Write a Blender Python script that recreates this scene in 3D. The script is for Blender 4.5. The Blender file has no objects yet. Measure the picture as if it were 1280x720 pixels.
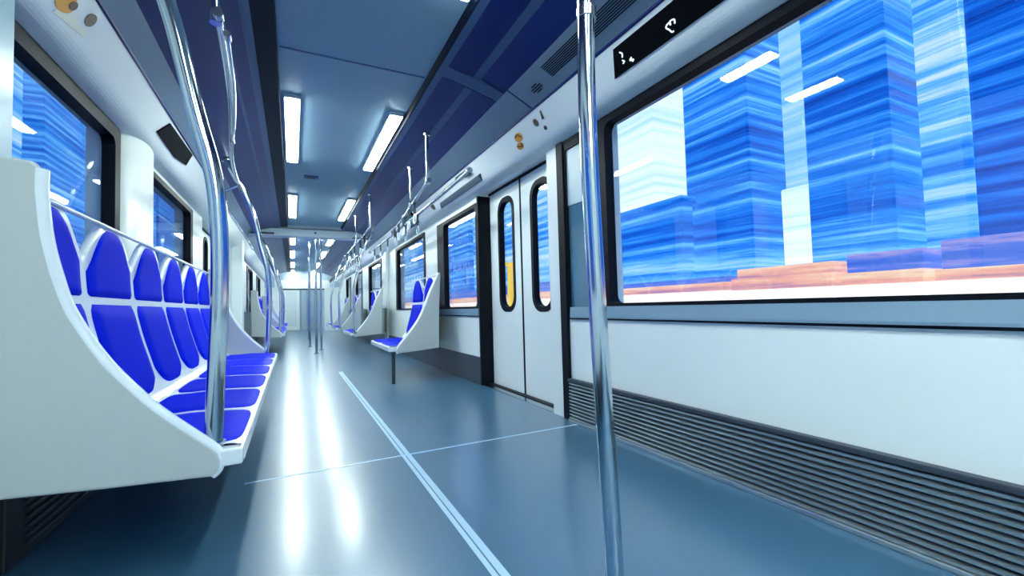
import bpy, bmesh, math, random
from mathutils import Vector, Matrix
random.seed(7)
H = 0.772            # camera height above the floor; z values below are measured from the lens height
CX = 0.37            # centre line of the car
S = bpy.context.scene
COL = S.collection
PI = math.pi

# ------------------------------------------------------------------ materials
def mat(name, col, rough=0.5, metal=0.0, emit=None, estr=0.0, coat=0.0, spec=0.5, bump=0.0, bscale=60, vary=0.0, vscale=3.0):
    m = bpy.data.materials.new(name); m.use_nodes = True
    nt = m.node_tree; b = nt.nodes['Principled BSDF']
    b.inputs['Base Color'].default_value = (*col, 1)
    b.inputs['Roughness'].default_value = rough
    b.inputs['Metallic'].default_value = metal
    b.inputs['Specular IOR Level'].default_value = spec
    b.inputs['Coat Weight'].default_value = coat
    b.inputs['Coat Roughness'].default_value = 0.06
    if emit:
        b.inputs['Emission Color'].default_value = (*emit, 1); b.inputs['Emission Strength'].default_value = estr
    tc = nt.nodes.new('ShaderNodeTexCoord')
    if vary:
        n = nt.nodes.new('ShaderNodeTexNoise'); n.inputs['Scale'].default_value = vscale; n.inputs['Detail'].default_value = 5
        mx = nt.nodes.new('ShaderNodeMix'); mx.data_type = 'RGBA'
        mx.inputs[6].default_value = (*[c*(1-vary) for c in col], 1); mx.inputs[7].default_value = (*[min(1, c*(1+vary)) for c in col], 1)
        nt.links.new(tc.outputs['Object'], n.inputs['Vector']); nt.links.new(n.outputs['Fac'], mx.inputs[0]); nt.links.new(mx.outputs[2], b.inputs['Base Color'])
    if bump:
        n = nt.nodes.new('ShaderNodeTexNoise'); n.inputs['Scale'].default_value = bscale
        bp = nt.nodes.new('ShaderNodeBump'); bp.inputs['Strength'].default_value = bump; bp.inputs['Distance'].default_value = 0.002
        nt.links.new(tc.outputs['Object'], n.inputs['Vector']); nt.links.new(n.outputs['Fac'], bp.inputs['Height']); nt.links.new(bp.outputs['Normal'], b.inputs['Normal'])
    return m

M = {}
M['white']   = mat('white_panel', (0.82, 0.89, 0.88), 0.32, vary=0.02)
M['pillar']  = mat('pillar_panel', (0.34, 0.50, 0.58), 0.30, vary=0.02)
M['fascia']  = mat('fascia_white', (0.82, 0.88, 0.88), 0.28)
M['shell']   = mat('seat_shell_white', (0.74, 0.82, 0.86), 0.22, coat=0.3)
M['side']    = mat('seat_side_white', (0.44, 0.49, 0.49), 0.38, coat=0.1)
M['blue']    = mat('seat_pad_blue', (0.0, 0.012, 0.58), 0.5, spec=0.02, vary=0.12, vscale=2)
M['navy']    = mat('navy_gloss', (0.006, 0.018, 0.13), 0.30, spec=0.2)
M['strip']   = mat('slate_strip', (0.055, 0.10, 0.22), 0.4, spec=0.2)
M['black']   = mat('black_rubber', (0.003, 0.005, 0.010), 0.45, spec=0.12)
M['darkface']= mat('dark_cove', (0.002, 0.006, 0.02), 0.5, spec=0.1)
M['bin']     = mat('grey_bin', (0.13, 0.20, 0.29), 0.36)
M['ceil']    = mat('ceiling_grey_blue', (0.21, 0.34, 0.44), 0.6, spec=0.3, vary=0.03)
M['beam']    = mat('beam_grey_blue', (0.42, 0.55, 0.66), 0.35)
M['sill']    = mat('sill_blue_grey', (0.22, 0.34, 0.44), 0.28)
M['chrome']  = mat('polished_steel', (0.50, 0.59, 0.67), 0.12, metal=1.0)
M['brushed'] = mat('brushed_steel', (0.42, 0.50, 0.58), 0.22, metal=1.0)
M['slat']    = mat('grille_aluminium', (0.42, 0.50, 0.53), 0.28, metal=0.75)
M['dark']    = mat('dark_grey_kick', (0.035, 0.05, 0.07), 0.4, spec=0.3)
M['film']    = mat('teal_glass_panel', (0.05, 0.16, 0.26), 0.12, coat=0.6)
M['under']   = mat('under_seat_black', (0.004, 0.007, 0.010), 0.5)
M['lamp']    = mat('lamp_diffuser', (0.9, 0.95, 1.0), 0.4, emit=(0.87, 1.0, 0.96), estr=33.0)
M['line']    = mat('pale_floor_line', (0.48, 0.68, 0.84), 0.3)
M['orange']  = mat('orange_sticker', (0.75, 0.33, 0.03), 0.4)
M['yellow']  = mat('yellow_post_added_glow', (0.95, 0.62, 0.02), 0.4, emit=(1, 0.6, 0.02), estr=0.45)  # the post is no lamp; emission added so it shows brighter
M['cream']   = mat('cream_notice', (0.84, 0.84, 0.70), 0.45)
M['brown']   = mat('dark_brown_mark', (0.07, 0.045, 0.02), 0.45)
M['screen']  = mat('display_black', (0.002, 0.003, 0.005), 0.6, spec=0.05)
M['glyph']   = mat('display_glyph', (0.7, 0.8, 0.85), 0.5, emit=(0.75, 0.88, 0.95), estr=0.55)
M['strapw']  = mat('grab_handle_plastic', (0.62, 0.72, 0.80), 0.25)

def floor_mat():
    m = mat('floor_vinyl', (0.045, 0.135, 0.235), 0.29, spec=1.0)
    nt = m.node_tree; b = nt.nodes['Principled BSDF']
    b.inputs['Coat Weight'].default_value = 0.45; b.inputs['Coat Roughness'].default_value = 0.18
    return m
M['floor'] = floor_mat()

def glass_mat():
    m = bpy.data.materials.new('window_glass'); m.use_nodes = True; nt = m.node_tree
    nt.nodes.clear()
    o = nt.nodes.new('ShaderNodeOutputMaterial'); mx = nt.nodes.new('ShaderNodeMixShader'); f = nt.nodes.new('ShaderNodeFresnel'); f.inputs['IOR'].default_value = 1.5
    t = nt.nodes.new('ShaderNodeBsdfTransparent'); t.inputs['Color'].default_value = (0.93, 0.97, 1, 1)
    g = nt.nodes.new('ShaderNodeBsdfGlossy'); g.inputs['Roughness'].default_value = 0.02
    ge = nt.nodes.new('ShaderNodeNewGeometry'); ma = nt.nodes.new('ShaderNodeMath'); ma.operation = 'MULTIPLY_ADD'   # same reflectance on both faces of the pane
    ma.inputs[1].default_value = 1/1.5-1.5; ma.inputs[2].default_value = 1.5
    nt.links.new(ge.outputs['Backfacing'], ma.inputs[0]); nt.links.new(ma.outputs[0], f.inputs['IOR'])
    nt.links.new(f.outputs[0], mx.inputs[0]); nt.links.new(t.outputs[0], mx.inputs[1]); nt.links.new(g.outputs[0], mx.inputs[2]); nt.links.new(mx.outputs[0], o.inputs[0])
    return m
M['glass'] = glass_mat()

def facade_mat(name, stops, storey=3.2, strength=1.0, yscale=0.012, seed=0.0, lift=0.0):
    """office facade: each storey is a long band of windows, lit more or less along its length"""
    m = bpy.data.materials.new(name); m.use_nodes = True; nt = m.node_tree; b = nt.nodes['Principled BSDF']
    b.inputs['Roughness'].default_value = 0.25; b.inputs['Base Color'].default_value = (0.02, 0.06, 0.16, 1)
    N = nt.nodes.new; L = nt.links.new
    g = N('ShaderNodeNewGeometry'); sp = N('ShaderNodeSeparateXYZ'); L(g.outputs['Position'], sp.inputs[0])
    def math_(op, a, v=None):
        n = N('ShaderNodeMath'); n.operation = op
        if hasattr(a, 'links'): L(a, n.inputs[0])
        else: n.inputs[0].default_value = a
        if v is not None:
            if hasattr(v, 'links'): L(v, n.inputs[1])
            else: n.inputs[1].default_value = v
        return n.outputs[0]
    zz = math_('DIVIDE', sp.outputs[2], storey/1.7)
    ys = math_('MULTIPLY', math_('ADD', sp.outputs[1], sp.outputs[0]), yscale)
    c = N('ShaderNodeCombineXYZ'); L(ys, c.inputs[0]); L(zz, c.inputs[1]); c.inputs[2].default_value = seed
    n1 = N('ShaderNodeTexNoise'); n1.inputs['Scale'].default_value = 1.6; n1.inputs['Detail'].default_value = 6; n1.inputs['Roughness'].default_value = 0.80; L(c.outputs[0], n1.inputs['Vector'])
    n2 = N('ShaderNodeTexNoise'); n2.inputs['Scale'].default_value = 0.32; n2.inputs['Detail'].default_value = 2; L(c.outputs[0], n2.inputs['Vector'])
    wv = math_('MULTIPLY', math_('ADD', math_('SINE', math_('MULTIPLY', zz, 2*PI)), 0.0), 0.035)
    tot = math_('ADD', math_('ADD', math_('MULTIPLY', n1.outputs['Fac'], 0.62), math_('MULTIPLY', n2.outputs['Fac'], 0.38)), wv)
    tot = math_('ADD', tot, lift)
    r = N('ShaderNodeValToRGB'); L(tot, r.inputs[0]); cr = r.color_ramp
    while len(cr.elements) < len(stops): cr.elements.new(0.5)
    for e, (p, col) in zip(cr.elements, stops): e.position = p; e.color = (*col, 1)
    L(r.outputs[0], b.inputs['Emission Color']); b.inputs['Emission Strength'].default_value = strength*0.57
    return m
BL = [(0.36, (0.0, 0.022, 0.26)), (0.46, (0.0, 0.09, 0.58)), (0.54, (0.02, 0.25, 0.90)), (0.62, (0.16, 0.55, 1.0)), (0.72, (0.70, 0.90, 1.0))]
M['fac_mid']  = facade_mat('tower_glass_mid', BL, seed=1, lift=0.03)
M['fac_deep'] = facade_mat('tower_glass_deep', BL, seed=5, lift=-0.05)
M['fac_pale'] = facade_mat('tower_glass_pale', BL, seed=9, lift=0.12)
M['fac_white']= facade_mat('tower_lit_white', [(0.30, (0.30, 0.62, 1.0)), (0.5, (0.75, 0.9, 1.0)), (0.7, (1, 1, 1))], seed=3, strength=1.25)
M['fac_azure']= facade_mat('tower_lit_azure', [(0.32, (0.06, 0.36, 0.95)), (0.5, (0.30, 0.66, 1.0)), (0.7, (0.8, 0.93, 1))], seed=12)
M['shops']    = facade_mat('lit_shopfronts', [(0.33, (0.45, 0.22, 0.30)), (0.45, (0.95, 0.42, 0.22)), (0.56, (1.0, 0.72, 0.42)), (0.68, (1, 0.95, 0.85))], storey=2.0, seed=4, strength=1.1, yscale=0.05)
M['shops2']   = facade_mat('lit_street_floor', [(0.30, (1.0, 0.62, 0.35)), (0.5, (1.0, 0.90, 0.75)), (0.7, (1, 1, 0.97))], storey=2.0, seed=8, strength=1.35, yscale=0.05)
M['violet']   = facade_mat('violet_upper_floors', [(0.32, (0.03, 0.10, 0.55)), (0.50, (0.10, 0.20, 0.72)), (0.61, (0.50, 0.38, 0.66)), (0.72, (1, 0.62, 0.40))], storey=2.4, seed=6, strength=1.0, yscale=0.05)
M['asphalt']  = mat('asphalt', (0.03, 0.04, 0.06), 0.6, vary=0.3)

# ------------------------------------------------------------------ mesh builder
class MB:
    def __init__(s): s.v = []; s.f = []; s.sm = []; s.mi = []
    def add(s, vs, fs, smooth=False, mi=0):
        o = len(s.v); s.v += [Vector(v) for v in vs]
        for f in fs: s.f.append([i+o for i in f]); s.sm.append(smooth); s.mi.append(mi)
        return s
    def box(s, x0, x1, y0, y1, z0, z1, bev=0.0, mi=0):
        if x0 > x1: x0, x1 = x1, x0
        if y0 > y1: y0, y1 = y1, y0
        bm = bmesh.new(); bmesh.ops.create_cube(bm, size=1)
        for v in bm.verts: v.co = Vector(((x0+x1)/2 + v.co.x*(x1-x0), (y0+y1)/2 + v.co.y*(y1-y0), (z0+z1)/2 + v.co.z*(z1-z0)))
        b = min(bev, (x1-x0)*.45, (y1-y0)*.45, (z1-z0)*.45)
        if b > 0: bmesh.ops.bevel(bm, geom=list(bm.edges), offset=b, segments=2, affect='EDGES', profile=0.5)
        bm.verts.index_update()
        s.add([v.co.copy() for v in bm.verts], [[v.index for v in f.verts] for f in bm.faces], False, mi); bm.free(); return s
    def prism(s, pts, a0, a1, axis='y', bev=0, mi=0):
        """pts: 2-D outline; axis y: pts are (x,z); axis x: pts are (y,z); axis z: pts are (x,y)"""
        n = len(pts)
        def P(p, a): return {'y': (p[0], a, p[1]), 'x': (a, p[0], p[1]), 'z': (p[0], p[1], a)}[axis]
        vs = [P(p, a0) for p in pts] + [P(p, a1) for p in pts]
        fs = [list(range(n)), list(range(2*n-1, n-1, -1))] + [[i, i+n, (i+1) % n + n, (i+1) % n] for i in range(n)]
        bm = bmesh.new(); bv = [bm.verts.new(v) for v in vs]
        for f in fs: bm.faces.new([bv[i] for i in f])
        bmesh.ops.recalc_face_normals(bm, faces=bm.faces)
        if bev:
            ed = [e for e in bm.edges if abs((e.verts[0].co-e.verts[1].co)[{'y':1,'x':0,'z':2}[axis]]) < 1e-6]
            bmesh.ops.bevel(bm, geom=ed, offset=bev, segments=3, affect='EDGES', profile=0.5)
        bm.verts.index_update(); bm.faces.ensure_lookup_table()
        s.add([v.co.copy() for v in bm.verts], [[v.index for v in f.verts] for f in bm.faces], False, mi); bm.free(); return s
    def tube(s, pts, r, n=14, smooth_path=True, cap=True, mi=0):
        P = [Vector(p) for p in pts]
        if smooth_path and len(P) > 2:
            Q = []
            for i in range(len(P)-1):
                p0 = P[max(i-1, 0)]; p1 = P[i]; p2 = P[i+1]; p3 = P[min(i+2, len(P)-1)]
                for k in range(6):
                    t = k/6
                    Q.append(0.5*((2*p1) + (p2-p0)*t + (2*p0-5*p1+4*p2-p3)*t*t + (-p0+3*p1-3*p2+p3)*t*t*t))
            Q.append(P[-1]); P = Q
        vs = []; fs = []
        t0 = (P[1]-P[0]).normalized(); up = Vector((1, 0, 0)) if abs(t0.x) < .9 else Vector((0, 1, 0))
        nrm = t0.cross(up).normalized()
        for i, p in enumerate(P):
            t = ((P[min(i+1, len(P)-1)]) - P[max(i-1, 0)]).normalized()
            nrm = (nrm - t*nrm.dot(t)).normalized(); bn = t.cross(nrm)
            rr = r[i] if isinstance(r, list) else r
            for k in range(n):
                a = 2*PI*k/n; vs.append(p + nrm*math.cos(a)*rr + bn*math.sin(a)*rr)
        for i in range(len(P)-1):
            for k in range(n): fs.append([i*n+k, i*n+(k+1) % n, (i+1)*n+(k+1) % n, (i+1)*n+k])
        s.add(vs, fs, True, mi)
        if cap:
            s.add(vs[:n], [list(range(n))[::-1]], False, mi); s.add(vs[-n:], [list(range(n))], False, mi)
        return s
    def build(s, name, m, parent=None, origin=None):
        if origin is None:
            if parent is not None: origin = Vector(parent['_w'])
            else:
                xs = [v.x for v in s.v]; ys = [v.y for v in s.v]; zs = [v.z for v in s.v]
                origin = Vector(((min(xs)+max(xs))/2, (min(ys)+max(ys))/2, min(zs)))
        else: origin = Vector(origin)
        me = bpy.data.meshes.new(name); me.from_pydata([tuple(v-origin) for v in s.v], [], s.f)
        me.polygons.foreach_set('use_smooth', s.sm); me.polygons.foreach_set('material_index', s.mi)
        for mm in (m if isinstance(m, (list, tuple)) else [m]): me.materials.append(mm)
        bm = bmesh.new(); bm.from_mesh(me); bmesh.ops.recalc_face_normals(bm, faces=bm.faces); bm.to_mesh(me); bm.free()
        me.update()
        o = bpy.data.objects.new(name, me); COL.objects.link(o)
        if parent is not None:
            o.parent = parent; o['_w'] = tuple(origin); o.location = origin - Vector(parent['_w'])
        else:
            o.location = origin + Vector((0, 0, H)); o['_w'] = tuple(origin)
        return o
def tag(o, label, cat, group=None, kind=None):
    o['label'] = label; o['category'] = cat
    if group: o['group'] = group
    if kind: o['kind'] = kind
    return o
def thing(name, label, cat, loc, group=None, kind=None):
    o = bpy.data.objects.new(name, None); COL.objects.link(o); o.empty_display_size = 0.1
    o.location = Vector(loc) + Vector((0, 0, H)); o['_w'] = tuple(loc)
    return tag(o, label, cat, group, kind)
def struct(mb, name, m, label, cat): return tag(mb.build(name, m), label, cat, kind='structure')
def dup(root, loc, rz=None, label=None, group=None):
    r = root.copy(); COL.objects.link(r); r.location = Vector(loc) + Vector((0, 0, H))
    if rz is not None: r.rotation_euler = (0, 0, rz)
    if label: r['label'] = label
    if group: r['group'] = group
    for ch in list(root.children):
        c = ch.copy(); COL.objects.link(c); c.parent = r
        for g in list(ch.children):
            d = g.copy(); COL.objects.link(d); d.parent = c
    return r

YB, YF = -2.8, 20.0       # back and far end of the car
ZT = 1.53                 # ceiling
XR, XL = 1.66, -0.92

# ------------------------------------------------------------------ room shell
struct(MB().box(XL-.15, XR+.15, YB, YF+.1, -H-.06, -H), 'floor', M['floor'], 'glossy blue grey vinyl floor running down the car', 'floor')
struct(MB().box(XL-.2, XR+.2, YB, YF+.1, ZT, ZT+.05), 'ceiling', M['ceil'], 'smooth blue grey centre ceiling between the navy panels', 'ceiling')
struct(MB().box(XL-.2, XR+.2, YB-.08, YB, -H, ZT), 'wall_back', M['white'], 'white end wall at the near end of the car, behind the camera', 'wall')
# floor markings
struct(MB().box(.505, .522, .9, 5.9, -H, -H+.0015), 'trim_1', M['line'], 'left pale line of the double floor stripe along the aisle', 'floor line')
struct(MB().box(.528, .552, .9, 5.9, -H, -H+.0015), 'trim_2', M['line'], 'right, wider pale line of the double floor stripe along the aisle', 'floor line')
struct(MB().box(-.20, 1.63, 2.335, 2.350, -H, -H+.0012), 'trim_3', M['line'], 'thin pale seam crossing the floor from side to side', 'floor line')
struct(MB().box(-.06, .79, 2.762, 2.775, ZT-.004, ZT+.001), 'trim_4', M['strip'], 'thin dark joint crossing the ceiling panels', 'ceiling joint')

def wall(side, X, T, openings, y0, y1, name, label):
    """wall slab with rectangular openings (ya, yb, za, zb)"""
    a, b = (X, X+T) if side > 0 else (X-T, X)
    mb = MB(); cur = y0
    for (ya, yb, za, zb) in sorted(openings):
        if ya > cur: mb.box(a, b, cur, ya, -H, ZT)
        if za > -H: mb.box(a, b, ya, yb, -H, za)
        mb.box(a, b, ya, yb, zb, ZT)
        cur = yb
    mb.box(a, b, cur, y1, -H, ZT)
    return struct(mb, name, M['white'], label, 'wall')
WT, WB = 1.10, -0.015
R_open = [(-2.3, -.9, WB, WT), (-.62, 2.06, WB, WT), (2.13, 2.44, -.09, 1.06), (2.66, 3.98, -H, 1.13), (4.02, 5.34, WB, 1.04), (5.95, 7.85, WB, 1.06),
          (9.3, 11.0, WB, 1.06), (12.1, 13.5, WB, 1.06), (14.6, 16.0, WB, 1.06)]
L_open = [(-1.6, .9, WB, WT), (2.0, 3.30, WB, WT), (3.93, 5.40, WB, 1.06), (6.0, 7.3, -H, 1.10), (8.9, 10.5, WB, 1.06), (11.3, 12.9, WB, 1.06), (14.2, 15.8, WB, 1.06)]
wall(1, XR, .14, R_open, YB, YF+.1, 'wall_right', 'white right side wall of the train car')
wall(-1, XL, .14, L_open, YB, YF+.1, 'wall_left', 'white left side wall of the train car')

def rounded_rect(y0, y1, z0, z1, r, n=6):
    pts = []
    for cy, cz, a0 in ((y1-r, z1-r, 0), (y0+r, z1-r, 90), (y0+r, z0+r, 180), (y1-r, z0+r, 270)):
        for k in range(n+1):
            a = math.radians(a0 + 90*k/n); pts.append((cy + r*math.cos(a), cz + r*math.sin(a)))
    return pts
def ring(outer, inner, x0, x1):
    """closed frame between two outlines of equal count, in the y-z plane, from x0 to x1"""
    mb = MB(); n = len(outer); vs = []
    for x in (x0, x1):
        for o in (outer, inner): vs += [(x, p[0], p[1]) for p in o]
    fs = []
    for i in range(n):
        j = (i+1) % n
        fs += [[i, j, n+j, n+i], [2*n+i, 3*n+i, 3*n+j, 2*n+j], [i, 2*n+i, 2*n+j, j], [n+i, n+j, 3*n+j, 3*n+i]]
    mb.add(vs, fs); return mb
wcount = [0]
def window(side, X, ya, yb, za, zb, label, fl=.045, fr=.045, ft=.035, fb=.018, r=.05, sill=True):
    wcount[0] += 1
    t = thing('window_%d' % wcount[0], label, 'window', (X, (ya+yb)/2, za), kind='structure')
    n = 6
    o = rounded_rect(ya-.012, yb+.012, za-.004, zb+.004, .015, n); i = rounded_rect(ya+fl, yb-fr, za+fb, zb-ft, r, n)
    xi = X - side*.012; xo = X + side*.05
    ring(o, i, xi, xo).build('window_frame', M['black'], t)
    g = X + side*.022
    MB().prism(rounded_rect(ya+fl-.01, yb-fr+.01, za+fb-.01, zb-ft+.01, r, n), g, g+side*.006, 'x').build('pane', M['glass'], t)
    return t
def sill(side, X, ya, yb, label):
    mb = MB(); x1 = X; x0 = X - side*.045
    mb.prism([(X+side*.0, WB-.004), (X-side*.014, WB-.004), (X-side*.018, -.080), (X-side*.016, -.09), (X, -.09)], ya, yb, 'y')
    tcount[0] += 1
    s_ = struct(mb, 'trim_%d' % tcount[0], M['sill'], label, 'window sill')
    tcount[0] += 1
    struct(MB().box(X-side*.012, X, ya, yb, -.10, -.09), 'trim_%d' % tcount[0], M['black'], label.replace('blue grey', 'black rubber').replace('sill', 'joint'), 'sill joint')
tcount = [10]
window(1, XR, -.62, 2.06, WB, WT, 'large near right window facing the blurred towers, right of the leaning pole', fl=.05, fr=.055, ft=.04, fb=.014)
window(1, XR, 4.02, 5.34, WB, 1.04, 'second right side window, just past the double door', fl=.03, fr=.25)
window(1, XR, 5.95, 7.85, WB, 1.06, 'third right side window, behind the first far bench', fl=.06, fr=.10)
window(1, XR, 9.3, 11.0, WB, 1.06, 'right side window just past the ceiling beam', fl=.12, fr=.12)
window(1, XR, 12.1, 13.5, WB, 1.06, 'second right side window past the ceiling beam', fl=.12, fr=.12)
window(1, XR, 14.6, 16.0, WB, 1.06, 'farthest right side window near the end wall', fl=.12, fr=.12)
window(1, XR, -2.3, -.9, WB, WT, 'right side window behind the camera')
window(-1, XL, -1.6, .9, WB, WT, 'left side window behind the near bench panel')
window(-1, XL, 2.0, 3.30, WB, WT, 'near left window above the blue bench backs', fl=.05, fr=.07, ft=.07)
window(-1, XL, 3.93, 5.40, WB, 1.06, 'second left window, past the rounded white post', fl=.02, fr=.09, ft=.04)
window(-1, XL, 8.9, 10.5, WB, 1.06, 'left window just past the ceiling beam', fl=.25, fr=.12)
window(-1, XL, 11.3, 12.9, WB, 1.06, 'second left window past the ceiling beam', fl=.25, fr=.12)
window(-1, XL, 14.2, 15.8, WB, 1.06, 'farthest left window near the end wall', fl=.2, fr=.12)
sill(1, XR, -2.8, 2.41, 'long blue grey sill under the large right window')
sill(1, XR, 4.02, 5.34, 'short blue grey sill under the window past the door')

struct(MB().box(XR-.012, XR+.01, 2.06, 2.44, 1.085, 1.107), 'trim_70', M['black'], 'black line under the header above the narrow teal strip', 'ceiling joint')
# narrow teal pocket panel between the big window and the door
wcount[0] += 1
t = thing('window_%d' % wcount[0], 'narrow dark teal glazed strip between the large window and the double door', 'window', (XR, 2.28, -.09), kind='structure')
ring(rounded_rect(2.10, 2.46, -.10, 1.09, .01), rounded_rect(2.14, 2.425, -.07, 1.04, .015), XR-.008, XR+.05).build('window_frame', M['black'], t)
MB().box(XR+.01, XR+.02, 2.13, 2.43, -.08, .66).build('tinted_pane', M['film'], t)
MB().box(XR+.004, XR+.02, 2.13, 2.43, .66, 1.05).build('upper_panel', M['pillar'], t)
# dark jamb posts
struct(MB().box(XR-.02, XR+.13, 2.44, 2.52, -H, 1.125, .004), 'trim_5', M['black'], 'black jamb on the near side of the double door', 'door jamb')
struct(MB().box(XR-.014, XR+.13, 3.97, 4.005, -H, 1.10, .004), 'trim_6', M['black'], 'black jamb on the far side of the double door', 'door jamb')
struct(MB().box(XR-.004, XR+.14, 2.52, 2.67, -H, 1.125), 'trim_7', M['white'], 'white door pocket face beside the near jamb', 'door jamb')

def double_door(name, side, X, ya, yb, zt, label):
    t = thing(name, label, 'door', (X, (ya+yb)/2, -H), kind='structure')
    ym = (ya+yb)/2; w = (yb-ya)/2
    for k, (a, b) in enumerate(((ya, ym-.008), (ym+.008, yb))):
        c = (a+b)/2 + (-.01 if k == 0 else -.04)
        out = rounded_rect(a, b, -H+.012, zt, .01, 6); hole = rounded_rect(c-.150, c+.150, -.035, 1.0, .12, 6)
        x0, x1 = X, X+side*.045
        leaf = ring(out, hole, x0, x1).build('door_leaf', M['white'], t)
        f = ring(rounded_rect(c-.170, c+.170, -.055, 1.02, .135, 6), rounded_rect(c-.130, c+.130, -.01, .975, .10, 6), x0-side*.006, x1)
        f.build('window_gasket', M['black'], leaf)
        MB().prism(rounded_rect(c-.14, c+.14, -.02, .985, .105, 6), X+side*.018, X+side*.024, 'x').build('pane', M['glass'], leaf)
    MB().box(X-side*.006, X+side*.03, ym-.012, ym+.012, -H+.01, zt, .004).build('rubber_seal', M['black'], t)
    MB().box(X-side*.012, X+side*.02, ya, yb, zt-.022, zt+.03, .003).build('head_seal', M['black'], t)
    MB().box(X-side*.05, X+side*.04, ya, yb, -H, -H+.012, .003).build('threshold', M['black'], t)
    MB().box(X-side*.12, X-side*.05, ya, yb, -H, -H+.006, .002).build('tread_plate', M['brushed'], t)
    return t
double_door('door_1', 1, 1.78, 2.66, 3.98, 1.13, 'white double door with long rounded windows on the right')
double_door('door_2', -1, -1.03, 6.0, 7.3, 1.10, 'white double door on the left, hidden behind the bent pole')

# left interior pillar near the camera and rounded post between the left windows
struct(MB().box(-.92, -.80, 1.52, 1.97, -H, 1.24, .03), 'trim_8', M['pillar'], 'pale blue pillar rising behind the near bench panel at the left edge', 'pillar')
mb = MB()
pts = [(-.93, 3.35)] + [(-.93+.085*math.sin(PI*k/12), 3.63-.28*math.cos(PI*k/12)) for k in range(13)] + [(-.93, 3.92)]
mb.prism(pts, -.40, 1.14, 'z')
for i in range(len(mb.sm)): mb.sm[i] = len(mb.f[i]) == 4
struct(mb, 'trim_9', M['white'], 'rounded white post between the two near left windows', 'pillar')

# lower right wall: grille near, dark kick panel beyond the door
t = thing('baseboard_right', 'long ribbed metal heater grille along the foot of the near right wall', 'grille', (XR, 0, -H), kind='structure')
MB().box(XR-.004, XR, YB, 2.44, -H, -.495).build('backing', M['black'], t)
MB().box(XR-.035, XR, YB, 2.44, -.512, -.492, .004).build('top_rail', M['dark'], t)
n = 11
for k in range(n):
    z = -H + .022 + k*(.245/n)
    MB().prism([(XR-.030, z-.001), (XR-.004, z+.004), (XR-.004, z+.015), (XR-.032, z+.008)], YB, 2.43, 'y').build('slat', M['slat'], t)
MB().box(XR-.038, XR, YB, 2.44, -H, -H+.018, .004).build('bottom_rail', M['slat'], t)
struct(MB().box(XR-.012, XR, 4.0, 8.55, -H, -.50, .003).box(XR-.012, XR, 9.0, YF, -H, -.50, .003), 'baseboard_far_right', M['dark'], 'dark grey kick panel at the foot of the right wall past the door', 'kick panel')
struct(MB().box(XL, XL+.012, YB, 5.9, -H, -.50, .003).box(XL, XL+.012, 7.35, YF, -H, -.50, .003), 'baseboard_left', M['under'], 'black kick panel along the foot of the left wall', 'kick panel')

# ------------------------------------------------------------------ header / ceiling side profile
def strip_mesh(p0, p1, y0, y1, th=.012):
    a = Vector((p0[0], 0, p0[1])); b = Vector((p1[0], 0, p1[1])); d = (b-a).normalized(); n = Vector((-d.z, 0, d.x))
    if n.z < 0: n = -n
    q = [a, b, b+n*th, a+n*th]
    return MB().prism([(v.x, v.z) for v in q], y0, y1, 'y')
def header(side):
    s = 'right' if side > 0 else 'left'
    if side > 0:
        prof = [((.80, ZT), (.812, 1.49), 'darkface'), ((.812, 1.49), (.822, 1.488), 'darkface'), ((.822, 1.488), (.865, 1.482), 'strip'), ((.865, 1.482), (1.028, 1.455), 'navy'),
                ((1.028, 1.455), (1.08, 1.448), 'strip'), ((1.08, 1.448), (1.245, 1.39), 'navy'), ((1.245, 1.39), (1.43, 1.30), 'bin')]
    else:
        prof = [((-.07, ZT), (-.075, 1.49), 'darkface'), ((-.075, 1.49), (-.18, 1.487), 'darkface'), ((-.18, 1.487), (-.225, 1.482), 'strip'), ((-.225, 1.482), (-.30, 1.47), 'navy'),
                ((-.30, 1.47), (-.318, 1.466), 'strip'), ((-.318, 1.466), (-.61, 1.39), 'navy'), ((-.61, 1.39), (-.71, 1.30), 'bin')]
    nm = {'darkface': 'black inner lip of the %s ceiling cove', 'strip': 'slate strip set between navy panels of the %s cove', 'navy': 'glossy navy ceiling panel of the %s cove', 'bin': 'slate grey sloping panel above the %s header'}
    seen = {}
    for (a, b, mm) in prof:
        seen[mm] = seen.get(mm, 0) + 1
        tcount[0] += 1
        mb = strip_mesh(a, b, YB, YF)
        o = struct(mb, 'trim_%d' % tcount[0], M[mm], (nm[mm] % s) + (', nearest the ceiling lamps' if seen[mm] == 1 and mm in ('strip', 'navy') else ', nearest the side windows' if mm in ('strip', 'navy') else ', underside' if seen[mm] == 2 else ''), 'ceiling trim')
    # dark joint + white fascia + underside, rounded lower edge
    X0, Xr, Xw = (1.43, 1.56, XR) if side > 0 else (-.71, -.83, XL)
    tcount[0] += 1
    struct(MB().box(X0-.008, X0+.008, YB, YF, 1.292, 1.306), 'trim_%d' % tcount[0], M['navy'], 'dark blue joint line along the top of the %s white header' % s, 'ceiling trim')
    pts = [(X0, 1.296)]
    A = Vector((X0, 1.296)); B = Vector((Xr, 1.125)); Cc = Vector((Xw, 1.105))
    p1 = B + (A-B).normalized()*.055; p2 = B + (Cc-B).normalized()*.04
    for k in range(7):
        u = k/6; pts.append(tuple((1-u)**2*p1 + 2*u*(1-u)*B + u*u*p2))
    pts += [(Xw, 1.105), (Xw, 1.296)]
    mb = MB().prism(pts, YB, YF, 'y')
    tcount[0] += 1
    struct(mb, 'trim_%d' % tcount[0], M['fascia'], 'white rounded header running above the %s windows' % s, 'header')
header(1); header(-1)

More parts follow.
